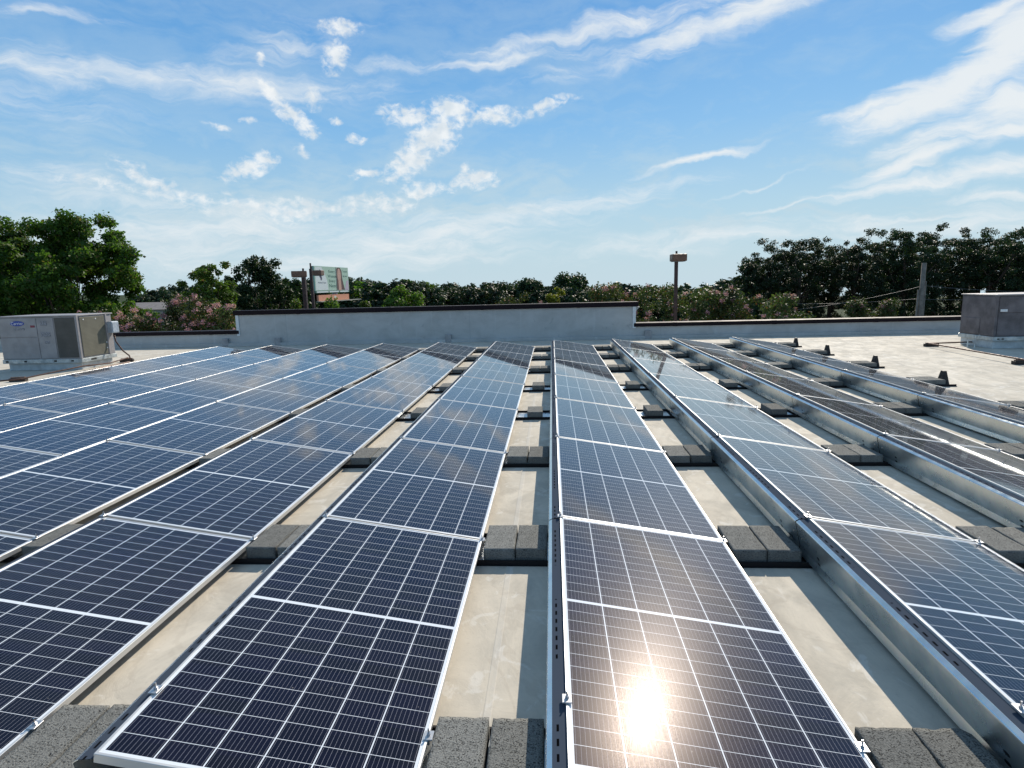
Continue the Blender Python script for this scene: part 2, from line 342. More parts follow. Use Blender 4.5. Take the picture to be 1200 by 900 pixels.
M_leaf_yellow = leaf_mat('yellow_foliage', (.20, .22, .02), (.32, .32, .04), None, .4)
M_leaf_crape = leaf_mat('crape_myrtle_foliage', (.035, .058, .018), (.10, .115, .035), (.16, .07, .04), .35)
M_flower = leaf_mat('pink_flower', (.42, .20, .27), (.62, .36, .42), None, .3)
M_bark = mat('bark', (.09, .065, .05), .95, 0, .1, vary(5, .35, .02, .6, 20))

# ------------------------------------------------------------------ mesh helpers
class MB:
    def __init__(s): s.v = []; s.f = []
    def add(s, vs, fs):
        o = len(s.v); s.v += [tuple(v) for v in vs]; s.f += [tuple(i + o for i in f) for f in fs]; return s
    def box(s, a, b, M=None):
        x0, y0, z0 = a; x1, y1, z1 = b
        vs = [(x0, y0, z0), (x1, y0, z0), (x1, y1, z0), (x0, y1, z0), (x0, y0, z1), (x1, y0, z1), (x1, y1, z1), (x0, y1, z1)]
        if M: vs = [M @ Vector(v) for v in vs]
        return s.add(vs, [(0, 3, 2, 1), (4, 5, 6, 7), (0, 1, 5, 4), (1, 2, 6, 5), (2, 3, 7, 6), (3, 0, 4, 7)])
    def prism(s, poly, y0, y1, closed=True):
        "poly in xz, extruded along y"
        n = len(poly); vs = [(x, y0, z) for x, z in poly] + [(x, y1, z) for x, z in poly]
        fs = [(i, (i + 1) % n, (i + 1) % n + n, i + n) for i in range(n if closed else n - 1)]
        if closed: fs += [tuple(range(n))[::-1], tuple(range(n, 2 * n))]
        return s.add(vs, fs)
    def tube(s, pts, r, n=8, cap=True):
        pts = [Vector(p) for p in pts]; rs = r if isinstance(r, (list, tuple)) else [r] * len(pts); vs = []; fs = []
        for i, p in enumerate(pts):
            d = (pts[min(i + 1, len(pts) - 1)] - pts[max(i - 1, 0)]).normalized()
            u = d.orthogonal().normalized() if abs(d.z) > .95 else d.cross(Vector((0, 0, 1))).normalized(); q = d.cross(u)
            for k in range(n):
                a = 2 * math.pi * k / n; vs.append(p + (u * math.cos(a) + q * math.sin(a)) * rs[i])
        for i in range(len(pts) - 1):
            for k in range(n): fs.append((i * n + k, i * n + (k + 1) % n, (i + 1) * n + (k + 1) % n, (i + 1) * n + k))
        if cap: fs += [tuple(range(n))[::-1], tuple(range((len(pts) - 1) * n, len(pts) * n))]
        return s.add(vs, fs)
    def mesh(s, name, m, bevel=0, segs=2, smooth=False):
        me = bpy.data.meshes.new(name); me.from_pydata(s.v, [], s.f); me.update()
        bm = bmesh.new(); bm.from_mesh(me); bmesh.ops.recalc_face_normals(bm, faces=bm.faces)
        if bevel: bmesh.ops.bevel(bm, geom=bm.edges[:] , offset=bevel, segments=segs, affect='EDGES', profile=.5)
        bm.to_mesh(me); bm.free(); me.materials.append(m)
        if smooth: me.shade_smooth()
        return me
    def build(s, name, m, parent=None, **kw):
        return link(name, s.mesh(name, m, **kw), parent)
def link(name, data, parent=None, loc=None, rot=None):
    o = bpy.data.objects.new(name, data); COL.objects.link(o)
    if parent: o.parent = parent
    if loc: o.location = loc
    if rot: o.rotation_euler = rot
    return o
def tag(o, label=None, cat=None, group=None, kind=None):
    for k, v in (('label', label), ('category', cat), ('group', group), ('kind', kind)):
        if v: o[k] = v
    return o
def thing(name, label, cat, loc=(0, 0, 0), rot=(0, 0, 0), group=None):
    return tag(link(name, None, None, loc, rot), label, cat, group)
KIDS = {}
def part(name, data, root, loc=None):
    o = link(name, data, root, loc); KIDS.setdefault(root.name, []).append(o); return o
def dup(root, loc, label, rot=None, group=None, scale=None):
    r = root.copy(); COL.objects.link(r); r.location = loc; r['label'] = label
    if rot is not None: r.rotation_euler = rot
    if group: r['group'] = group
    if scale is not None: r.scale = scale
    for ch in root.children:
        c = ch.copy(); COL.objects.link(c); c.parent = r
        for g in ch.children:
            d = g.copy(); COL.objects.link(d); d.parent = c
    return r
def text_mesh(txt, size, m, parent, M, name='lettering', align='CENTER'):
    cu = bpy.data.curves.new('txt', 'FONT'); cu.body = txt; cu.size = size; cu.align_x = align; cu.align_y = 'CENTER'; cu.extrude = .001 * size
    o = bpy.data.objects.new('txt', cu); COL.objects.link(o)
    me = bpy.data.meshes.new_from_object(o.evaluated_get(bpy.context.evaluated_depsgraph_get()))
    bpy.data.objects.remove(o); bpy.data.curves.remove(cu)
    me.materials.clear(); me.materials.append(m); me.transform(M); me.name = name
    return link(name, me, parent)

RZ = -.10                                      # roof surface height; z=0 is the low edge of the panels
PITCH, LP, DZ, TILT = 1.5986, 2.115, .1705, math.atan2(.1705, 1.0734)
# ------------------------------------------------------------------ ground and roof
GZ = -6.2
def gz(x, y): return GZ - .0164 * (y + 1.68) - .0250 * x        # the land falls away gently against the slope of the roof
g = MB().add([(x, y, gz(x, y)) for x, y in ((-2500, -2500), (2500, -2500), (2500, 2500), (-2500, 2500))], [(0, 1, 2, 3)]).build('ground', M_ground); tag(g, kind='structure')
g = MB().add([(x, y, gz(x, y) + .006) for x, y in ((-70, 20.5), (90, 20.5), (90, 36), (-70, 36))], [(0, 1, 2, 3)]).build('parking_lot', M_asphalt); tag(g, kind='structure')
g = MB().box((-30, -14, GZ - 1.6), (30, 18.05, RZ)).build('roof', M_roof); tag(g, kind='structure')

# parapet: tall middle wall and two low ones, each with a maroon coping
def parapet(name, label, x0, x1, top, y0, y1, cop_h, trims=()):
    t = thing(name, label, 'wall', ((x0 + x1) / 2, y0, RZ)); cx = (x0 + x1) / 2
    mb = MB().prism([(x0 - cx, 0), (x1 - cx, 0), (x1 - cx, top - cop_h - RZ), (x0 - cx, top - cop_h - RZ)], 0, y1 - y0)
    mb.build('wall_face', M_wall, t)
    c = MB().box((x0 - cx - .06, -.06, top - cop_h - RZ + .002), (x1 - cx + .08, y1 - y0 + .05, top - RZ))
    c.build('coping', M_coping, t, bevel=.012)
    xj = math.ceil(x0 / 3.05) * 3.05 + .8
    while xj < min(x1, 16) - .2:
        if xj > max(x0, -17): MB().box((xj - cx - .07, -.066, top - cop_h - RZ - .004), (xj - cx + .07, y1 - y0 + .056, top - RZ + .004)).build('joint_cover', M_coping, t, bevel=.012)
        xj += 3.05
    f = MB().prism([(x0 - cx, .003), (x1 - cx, .003), (x1 - cx, .10), (x0 - cx, .10)], -.11, -.003)
    f.build('cant_strip', M_wall, t)
    for xx, zz in trims:
        MB().box((xx - cx - .10, -.118, .0), (xx - cx + .10, -.004, .26)).build('membrane_patch', M_patch, t, bevel=.01)
    return t
WY = 17.6
tw = parapet('parapet_wall', 'tall stretch of white membrane parapet wall with dark maroon coping behind the middle rows', -10.5, 2.61, 1.075, WY, WY + .32, .15, ((-9.1, 0), (-3.4, 0)))
for xx in (-10.5, 2.61 - .10):
    MB().box((xx + 3.945 + .002, -.030, .34), (xx + 3.945 + .10, -.003, 1.02)).build('edge_trim', mat('trim_white', (.66, .68, .68), .5), tw)
MB().add([(6.557, .02, 1.02), (6.557, .30, 1.02), (6.68, .30, 1.02), (6.68, .02, 1.02), (6.557, .02, .86), (6.557, .30, .86)],
         [(0, 1, 2, 3), (0, 3, 4), (1, 5, 2), (3, 2, 5, 4)]).build('coping_bracket', M_wall, tw)
parapet('parapet_wall', 'long low white parapet with maroon coping right of the tall wall section', 2.612, 26, .40, WY + .02, WY + .40, .12, ((3.0, 0),))
parapet('parapet_wall', 'low white parapet with maroon coping left of the tall wall, behind the weathered cooling unit', -29, -10.502, .425, WY + .02, WY + .40, .12, ((-10.9, 0),))

# ------------------------------------------------------------------ solar panels
def make_panel():
    root = thing('solar_panel', '', 'solar panel')
    f = MB(); d = -.035
    f.add([(0, 0, 0), (PW, 0, 0), (PW, PL, 0), (0, PL, 0), (LIP, LIP, 0), (PW - LIP, LIP, 0), (PW - LIP, PL - LIP, 0), (LIP, PL - LIP, 0),
           (0, 0, d), (PW, 0, d), (PW, PL, d), (0, PL, d), (LIP, LIP, d), (PW - LIP, LIP, d), (PW - LIP, PL - LIP, d), (LIP, PL - LIP, d)],
          [(0, 1, 5, 4), (1, 2, 6, 5), (2, 3, 7, 6), (3, 0, 4, 7), (0, 8, 9, 1), (1, 9, 10, 2), (2, 10, 11, 3), (3, 11, 8, 0),
           (4, 5, 13, 12), (5, 6, 14, 13), (6, 7, 15, 14), (7, 4, 12, 15), (8, 12, 13, 9), (9, 13, 14, 10), (10, 14, 15, 11), (11, 15, 12, 8)])
    link('frame', f.mesh('frame', M_frame, bevel=.0012, segs=1), root)
    c = MB().box((LIP - .001, LIP - .001, -.008), (PW - LIP + .001, PL - LIP + .001, -.0025))
    me = bpy.data.meshes.new('cell_sheet'); me.from_pydata(c.v, [], c.f); me.materials.append(M_cells); me.materials.append(M_white)
    me.polygons[0].material_index = 1; me.update()
    link('cell_sheet', me, root)
    j = MB().box((PW / 2 - .05, PL / 2 - .03, -.028), (PW / 2 + .05, PL / 2 + .03, -.0085)).build('junction_box', M_dark, root)
    return root
def make_deflector():
    root = thing('wind_deflector', '', 'wind deflector')
    prof = [(-.003, .158), (-.052, .153), (-.070, .143), (-.074, .138), (-.073, .131), (-.040, -.020), (-.038, -.028), (-.048, -.070), (-.042, -.077), (-.010, -.077)]
    L = LP - .010; n = len(prof); vs = []; fs = []
    ins = [(x + .0018, z - .0016) for x, z in prof]
    MBx = MB().prism(prof + ins[::-1], .003, L)
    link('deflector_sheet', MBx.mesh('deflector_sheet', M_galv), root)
    for yy in (.06, L - .06):
        b = MB(); q = Vector((-.045, yy, .055))
        b.tube([(-.046, yy, .050), (-.056, yy, .052)], .007, 6); b.build('bolt', M_bolt, root)
    return root
def row_name(k):
    if k == 0: return 'the sun-glare row'
    o = {1: 'first', 2: 'second', 3: 'third', 4: 'fourth', 5: 'fifth', 6: 'sixth'}[abs(k)]
    return f'{o} row {"left" if k < 0 else "right"} of sun-glare row'
ORD = ['nearest', 'second', 'third', 'fourth', 'fifth', 'sixth', 'seventh', 'eighth']
def proj(p):
    d = CM.transposed() @ (Vector(p) - CAM_LOC)
    if d.z > -.05: return None
    return (600 + FPX * d.x / -d.z, 450 - FPX * d.y / -d.z)
def seen(pts, mg=0):
    q = [proj(p) for p in pts]; q = [a for a in q if a]
    if not q: return False
    return min(a[0] for a in q) < 1200 + mg and max(a[0] for a in q) > -mg and min(a[1] for a in q) < 900 + mg and max(a[1] for a in q) > -mg
pan = dfl = None
pr_ = random.Random(4)
for k in range(-6, 4):
    for n in range(0, 7):
        x0, y0 = k * PITCH, n * LP + .0105
        pts = [(x0 + a * 1.0734, y0 + b * PL, DZ * (1 - a)) for a in (0, .25, .5, .75, 1) for b in (0, .25, .5, .75, 1)]
        if not seen(pts, 30) and not (k > 0 and seen(pts, 420)): continue
        where = {6: 'closest to parapet', 5: 'second from parapet', 4: 'third from parapet', 3: 'fourth from parapet',
                 2: 'fifth from parapet', 1: 'sixth from parapet', 0: 'at the near end'}[n]
        extra = ', bright sun spot on it' if (k, n) == (0, 0) else ''
        lab = f'solar panel {where} in {row_name(k)}{extra}'
        loc = (x0, y0, DZ)
        prot = (R_(pr_.uniform(-.10, .10)), TILT + R_(pr_.uniform(-.12, .12)), R_(pr_.uniform(-.05, .05)))
        if pan is None:
            pan = make_panel(); pan.location = loc; pan.rotation_euler = prot; pan['label'] = lab; pan['group'] = 'tilted solar panels in rows on the roof'
        else: dup(pan, loc, lab, prot)
        if seen([(x0 - .05, y0 + b * PL, z) for b in (0, .5, 1) for z in (-.08, .15)], 420 if k > 0 else 20):
            lab = f'steel deflector on the panel {where}, {row_name(k)}'
            loc = (x0, n * LP, 0)
            if dfl is None: dfl = make_deflector(); dfl.location = loc; dfl['label'] = lab; dfl['group'] = 'steel wind deflectors along the panel rows'
            else: dup(dfl, loc, lab)

# racking trays across the rows at every seam, and the concrete blocks on them
TRAY_Y = [.25] + [n * LP + .045 for n in range(1, 7)] + [7 * LP - .24]
SEAM_Y = [.33] + [n * LP for n in range(1, 7)] + [7 * LP - .33]
def make_tray():
    root = thing('racking_tray', '', 'racking tray')         # origin: midway in the gap, tray centre, roof
    x0, x1 = -.42, .34
    MB().box((x0, -.225, .002), (x1, .225, .006)).build('rubber_pad', M_dark, root)
    MB().box((x0 + .01, -.205, .0065), (.19, .205, .012)).build('pan', M_galv_plain, root)
    for sy in (-1, 1): MB().box((x0 + .01, sy * .213 - .006, .0065), (x1 - .01, sy * .213 + .006, .036)).build('lip', M_dark, root)
    return root
def clamp(root, x, y, z, kind=0):
    b = MB().box((x - .018, y - .024, z + .001), (x + .018, y + .024, z + .007)); b.box((x - .004, y - .011, z - .03), (x + .004, y + .011, z + .001))
    o = link('clamp', b.mesh('clamp', M_clamp, bevel=.001, segs=1), root)
    bt = MB().tube([(x, y, z + .006), (x, y, z + .016)], .0075, 6); bt.tube([(x, y, z + .016), (x, y, z + .034)], .0035, 6)
    link('bolt', bt.mesh('bolt', M_bolt), o)
    return o
def make_upright():
    b = MB(); 
    b.add([(-.05, -.10, .006), (.05, -.10, .006), (.05, .10, .006), (-.05, .10, .006), (-.022, -.045, .225), (.022, -.045, .225), (.022, .045, .225), (-.022, .045, .225)],
          [(0, 3, 2, 1), (4, 5, 6, 7), (0, 1, 5, 4), (1, 2, 6, 5), (2, 3, 7, 6), (3, 0, 4, 7)])
    return b.mesh('upright', M_dark2, bevel=.006)
ME_UP = make_upright()
def make_block(seed):
    from mathutils import noise as mn
    bm = bmesh.new(); bmesh.ops.create_cube(bm, size=1)
    for v in bm.verts: v.co = Vector((v.co.x * .205, v.co.y * .40, v.co.z * .09 + .045))
    bmesh.ops.subdivide_edges(bm, edges=bm.edges[:], cuts=15, use_grid_fill=True)
    for v in bm.verts:
        c = v.co; d = [abs(abs(c.x) - .1025), abs(abs(c.y) - .20), min(abs(c.z), abs(c.z - .09))]; d.sort()
        edge = max(0, 1 - d[1] / .014); corner = max(0, 1 - d[2] / .03)
        q = mn.noise(Vector((c.x * 22 + seed * 9, c.y * 22, c.z * 30))); q2 = mn.noise(Vector((c.x * 90, c.y * 90 + seed, c.z * 90)))
        pull = edge * (.0022 + max(0, q - .15) * .013) + corner * edge * max(0, q + .05) * .012
        inw = Vector((-c.x, -c.y * .5, .045 - c.z)).normalized()
        v.co = c + inw * pull + Vector((1, 1, 1)) * q2 * .0008
    me = bpy.data.meshes.new('ballast_block'); bm.to_mesh(me); bm.free(); me.materials.append(M_block); me.shade_smooth(); return me
ME_BL = [make_block(i) for i in range(4)]
ME_TRAYS = None; CL_H = CL_L = None
def gap_name(k):
    if k == 3: return 'right of the outermost right row'
    a = k if k >= 0 else k + 1
    if k == -1: return 'between sun-glare row and first row left of it'
    if k == 0: return 'between sun-glare row and first row right of it'
    o = ['', 'first', 'second', 'third', 'fourth', 'fifth', 'sixth', 'seventh']
    if k > 0: return f'between {o[k]} and {o[k+1]} rows right of sun-glare row'
    return f'between {o[-k-1]} and {o[-k]} rows left of sun-glare row'
tray0 = None
def tray_tree(loc, lab, k, j):
    global tray0, CL_H, CL_L
    if tray0 is None:
        tray0 = make_tray(); tray0.location = loc; t = tray0; t['label'] = lab; t['group'] = 'racking trays at the panel seams'
        t = tray0
    else:
        t = dup(tray0_proto, loc, lab) if False else None
    return t
rr = random.Random(11)
protos = {}
for k in range(-6, 4):                       # gap k: right of row k
    xl = k * PITCH + 1.0734                  # low edge of row k
    xh = (k + 1) * PITCH                     # high edge of next row
    xc = (xl + xh) / 2
    for j in range(8):
        ty, sy = TRAY_Y[j], SEAM_Y[j]
        if not seen([(xl - .3, ty - .2, 0), (xl - .3, ty + .2, 0), (xh + .1, ty - .2, 0), (xh + .1, ty + .2, 0), (xc, ty, .1)], 420 if k > 0 else 10): continue
        where = 'nearest camera' if j == 0 else 'closest to parapet' if j == 7 else ORD[7 - j] + ' from parapet'
        lab = f'dark racking tray {where}, {gap_name(k)}'
        grp = 'racking trays at the panel seams'
        key = 'end' if k == 3 else 'mid'
        key += {0: 'n', 7: 'f'}.get(j, '')
        if key not in protos:
            t = make_tray(); t.location = (xc, ty, RZ); t['label'] = lab; t['group'] = grp
            clamp(t, xl - xc, sy - ty, -RZ)                       # low edge clamp
            if k < 3: clamp(t, xh - xc + .004, sy - ty, DZ - RZ)
            up = link('upright', ME_UP, t); up.location = (xh - xc + (.07 if k < 3 else -.0), .02, 0)
            protos[key] = t
        else: dup(protos[key], (xc, ty, RZ), lab)
        # blocks
        single = j in (3, 4) and k in (-2, -1, 0, 1)
        if single: offs = [(.0, 0)]
        elif k == 3: offs = [(-.12, 0), (.09, 0)]
        else: offs = [(-.128, 0), (.085, 0)]
        for bi, (ox, oy) in enumerate(offs):
            side = '' if single else ('left ' if bi == 0 else 'right ')
            word = 'single block' if single else f'{side}block of pair'
            lb = f'{word} {where}, {gap_name(k)}'
            o = link('ballast_block', ME_BL[rr.randrange(4)], None, (xc + ox - (.01 if not single else .02) + rr.uniform(-.003, .003), ty + rr.uniform(-.015, .015), RZ + .0135), (rr.uniform(-.004, .004), rr.uniform(-.006, .006), rr.uniform(-.016, .016)))
            tag(o, lb, 'concrete block', 'concrete ballast blocks on the racking trays')

# ------------------------------------------------------------------ rooftop units
def hvac_left():
    X0, X1, Y0, Y1, Z0, Z1 = -13.56, -11.5, 12.1, 13.3, .18, 1.24
    ox, oy = (X0 + X1) / 2, (Y0 + Y1) / 2
    t = thing('rooftop_unit', 'pale grey air conditioning unit with blue oval badge and dark coil guard on the left', 'air conditioner', (ox, oy, RZ))
    def B(name, a, b, m, par=t, bevel=.006, **kw):
        return MB().box((a[0] - ox, a[1] - oy, a[2] - RZ), (b[0] - ox, b[1] - oy, b[2] - RZ)).build(name, m, par, bevel=bevel)
    B('curb', (X0 + .08, Y0 + .08, RZ + .002), (X1 - .08, Y1 - .08, .078), M_curb)
    B('base_rail', (X0, Y0, .08), (X1, Y1, Z0 - .002), M_rail)
    B('cabinet', (X0 + .02, Y0 + .02, Z0), (X1 - .02, Y1 - .02, Z1 - .03), M_hv)
    B('lid', (X0 - .01, Y0 - .01, Z1 - .028), (X1 + .01, Y1 + .01, Z1), M_hv)
    xs = X0 + .50 * (X1 - X0); xp = X0 + .72 * (X1 - X0)
    B('access_panel', (X0 + .03, Y0 + .008, .73), (xs - .02, Y0 + .018, Z1 - .05), M_hv)
    B('access_panel', (X0 + .03, Y0 + .010, .20), (xs - .02, Y0 + .018, .715), M_hv)
    B('control_panel', (xs, Y0 + .006, .20), (xp - .03, Y0 + .018, Z1 - .05), M_hv)
    B('coil_guard', (xp, Y0 + .004, .21), (X1 - .05, Y0 + .018, Z1 - .06), M_grille)
    g2 = B('coil_guard', (X1 - .018, Y0 + .10, .21), (X1 - .004, Y0 + .92, Z1 - .06), M_grille2)
    for q in ((X1, Y0, 0), (X1, Y0 + .95, 0)):
        B('corner_post', (q[0] - .045, q[1] - .004, Z0), (q[0] + .006, q[1] + .05, Z1 - .03), M_hv)
    for yy, zz in ((.22, 1.12), (.62, 1.12), (.90, .50), (.90, .36)):
        B('screw', (X1 - .003, Y0 + yy - .015, zz - .015), (X1 + .002, Y0 + yy + .015, zz + .015), M_white, bevel=0)
    for xx in (X0 + .12, X0 + .60, X0 + 1.38, X0 + 1.82):
        B('rail_slot', (xx - .035, Y0 - .002, .11), (xx + .035, Y0 + .004, .15), M_black, bevel=0)
    B('rail_slot', (X1 - .004, Y0 + .30, .11), (X1 + .002, Y0 + .48, .15), M_black, bevel=0)
    # badge
    cx, cz = X0 + .53, 1.06; bd = MB(); vs = [(cx - ox + .18 * math.cos(a), Y0 - oy + yv, cz - RZ + .062 * math.sin(a)) for yv in (0.001, .007) for a in [i * math.pi / 16 for i in range(32)]]
    bd.add(vs, [tuple(range(32)), tuple(range(32, 64))[::-1]] + [(i, (i + 1) % 32, (i + 1) % 32 + 32, i + 32) for i in range(32)])
    badge = bd.build('badge', M_blue, t)
    T = Matrix.Translation((cx - ox, Y0 - oy - .001, cz - RZ)) @ Matrix.Rotation(R_(90), 4, 'X') @ Matrix.Shear('XY', 4, (.25, 0))
    text_mesh('Carrier', .105, M_white, badge, T)
    B('label', (X0 + .42, Y0 + .002, .90), (X0 + .70, Y0 + .0075, .95), M_grey_label, bevel=0)
    B('label', (X0 + .86, Y0 + .002, .96), (X0 + .97, Y0 + .0075, 1.01), M_red, bevel=0)
    B('label', (xs + .10, Y0 - .001, 1.00), (xs + .26, Y0 + .0055, 1.11), M_grey_label, bevel=0)
    B('label', (xs + .08, Y0 - .001, .73), (xs + .32, Y0 + .0055, .84), M_grey_label, bevel=0)
    B('label', (xs + .15, Y0 - .001, .56), (xs + .27, Y0 + .0055, .62), M_grey_label, bevel=0)
    # disconnect box on the end face and its whip
    bx = B('disconnect_box', (X1 + .004, Y1 - .22, .72), (X1 + .13, Y1 + .02, 1.02), M_box, bevel=.01)
    B('box_lid', (X1 + .131, Y1 - .21, .74), (X1 + .145, Y1 + .01, 1.0), M_box, par=bx, bevel=.004)
    w_ = MB().tube([(X1 + .07 - ox, Y1 - .1 - oy, .72 - RZ), (X1 + .09 - ox, Y1 - .1 - oy, .5 - RZ), (X1 + .25 - ox, Y1 - .1 - oy, .25 - RZ), (X1 + .45 - ox, Y1 - .15 - oy, .12 - RZ), (X1 + .5 - ox, Y1 - .2 - oy, .03 - RZ)], .018, 8)
    w_.build('flexible_conduit', M_conduit, t, smooth=True)
    return t
hvac_left()
def hvac_right():
    X0, X1, Y0, Y1, Z0, Z1 = 10.42, 12.6, 13.25, 14.5, .19, 1.19
    ox, oy = (X0 + X1) / 2, (Y0 + Y1) / 2
    t = thing('rooftop_unit', 'brownish grey air conditioning unit on a pale curb at the right edge', 'air conditioner', (ox, oy, RZ))
    def B(name, a, b, m, par=t, bevel=.006):
        return MB().box((a[0] - ox, a[1] - oy, a[2] - RZ), (b[0] - ox, b[1] - oy, b[2] - RZ)).build(name, m, par, bevel=bevel)
    B('curb', (X0 + .04, Y0 + .06, RZ + .002), (X1 - .06, Y1 - .06, .088), M_curb)
    B('base_rail', (X0, Y0, .09), (X1, Y1, Z0 - .002), M_rail)
    B('cabinet', (X0 + .02, Y0 + .02, Z0), (X1 - .02, Y1 - .02, Z1 - .03), M_hv_dark)
    B('lid', (X0 - .01, Y0 - .01, Z1 - .028), (X1 + .01, Y1 + .01, Z1), M_hv)
    B('end_panel', (X0 + .005, Y0 + .06, Z0 + .02), (X0 + .018, Y1 - .06, Z1 - .06), M_hv_dark)
    B('hatch', (X0 - .004, Y0 + .50, Z0 + .04), (X0 + .004, Y1 - .12, Z0 + .42), M_hv_dark)
    B('corner_post', (X0 - .004, Y0 - .004, Z0), (X0 + .05, Y0 + .05, Z1 - .03), M_hv_dark)
    B('access_panel', (X0 + .07, Y0 + .006, .76), (X1 - .07, Y0 + .018, Z1 - .06), M_hv_dark)
    B('access_panel', (X0 + .07, Y0 + .008, Z0 + .02), (X1 - .07, Y0 + .018, .745), M_hv_dark)
    B('handle', (X0 + .10, Y0 - .006, .78), (X0 + .26, Y0 + .004, .84), M_white)
    for xx in (X0 + .12, X0 + .22): B('rail_slot', (xx - .025, Y0 - .002, .12), (xx + .025, Y0 + .004, .15), M_black, bevel=0)
    return t
hvac_right()
vp = thing('vent_pipe', 'thin pale condensate pipe standing at the curb of the right unit', 'pipe', (10.22, 13.55, RZ))
MB().tube([(0, 0, .0), (0, 0, .30), (.10, 0, .30)], .018, 8).build('pipe', M_pvc, vp)
MB().tube([(-.10, .1, .0), (-.10, .1, .17)], .015, 8).build('stub', M_pvc, vp)

# conduits on the roof with their supports
def support(x, y, lab, rot=0):
    t = thing('conduit_support', lab, 'conduit support', (x, y, RZ), (0, 0, rot), 'dark blocks holding conduits off the roof')
    MB().box((-.16, -.06, .002), (.16, .06, .075)).build('rubber_base', M_dark2, t, bevel=.01)
    MB().box((-.14, -.02, .076), (.14, .02, .10)).build('strut', M_conduit2, t, bevel=.003)
    return t
def pipe(name, pts, r, m, lab):
    o = MB().tube([(p[0], p[1], p[2]) for p in pts], r, 8).build(name, m, smooth=True); tag(o, lab, 'conduit'); return o
def atz(u, v, z):
    d = ray(u, v); t = (z - CAM_LOC.z) / d.z; return CAM_LOC + d * t
a = atz(-20, 448.5, .01); b_ = atz(25, 444, .01); c_ = atz(97, 429, .01); d_ = atz(150, 419, .01)
e_ = atz(96, 436, -.06)
pipe('conduit', [a, b_, c_, (c_.x + .3, c_.y + .5, .01), d_], .016, M_conduit, 'rust red conduit running along the roof past the left cooling unit')
a2 = atz(92, 437, -.02); b2 = atz(152, 424, -.02)
pipe('conduit', [a2, b2], .02, M_conduit2, 'brown pipe lying at the foot of the left cooling unit')
p = atz(22, 447, RZ); support(p.x, p.y, 'dark conduit support left of the left unit curb, beside the first panel row', .2)
p = atz(149, 424, RZ); support(p.x, p.y, 'dark conduit support on the roof right of the left cooling unit', .3)
a = atz(1089, 402.5, 0); b_ = atz(1197, 421, .02); c_ = (10.45, 14.0, 0); d_ = atz(1260, 433, .02)
pipe('conduit', [c_, a + Vector((0, .02, 0)), a, b_, d_], .017, M_conduit, 'dark bent conduit on the roof in front of the right unit')
p = atz(1091, 406, RZ); support(p.x, p.y, 'dark conduit support at the bend left of the right unit', 0)
p = atz(1197, 427, RZ); support(p.x, p.y, 'dark conduit support at the right edge in front of the right unit', 0)

# ------------------------------------------------------------------ foliage
def leaf_mesh(name, centers, radii, n_leaf, size, m, seed, flat=.7, squash=.8, bark=None):
    "clumps: leaf quads scattered in shells round the clump centres"
    rg = np.random.default_rng(seed); C = np.array(centers, float); Rr = np.array(radii, float)
    w_ = Rr ** 2; idx = rg.choice(len(C), n_leaf, p=w_ / w_.sum())
    d = rg.normal(size=(n_leaf, 3)); d /= np.linalg.norm(d, axis=1)[:, None]
    r = Rr[idx] * rg.uniform(.25, 1, n_leaf) ** .6 * (1 + .15 * rg.normal(size=n_leaf))
    d2 = d.copy(); d2[:, 2] *= squash
    P = C[idx] + d2 * r[:, None]
    nrm = d * flat + rg.normal(size=(n_leaf, 3)) * .7; nrm[:, 2] += .35; nrm /= np.linalg.norm(nrm, axis=1)[:, None]
    tv = np.cross(nrm, rg.normal(size=(n_leaf, 3))); tv /= np.linalg.norm(tv, axis=1)[:, None]; bv = np.cross(nrm, tv)
    s = size * rg.uniform(.55, 1.3, n_leaf)[:, None]; el_ = rg.uniform(.45, .8, n_leaf)[:, None]
    V = np.stack([P - tv * s, P - bv * s * el_, P + tv * s, P + bv * s * el_], 1).reshape(-1, 3)
    me = bpy.data.meshes.new(name); me.vertices.add(len(V)); me.vertices.foreach_set('co', V.astype(np.float32).ravel())
    me.loops.add(n_leaf * 4); me.loops.foreach_set('vertex_index', np.arange(n_leaf * 4, dtype=np.int32))
    me.polygons.add(n_leaf); me.polygons.foreach_set('loop_start', np.arange(0, n_leaf * 4, 4, dtype=np.int32)); me.polygons.foreach_set('loop_total', np.full(n_leaf, 4, dtype=np.int32))
    me.update(); me.materials.append(m); return me
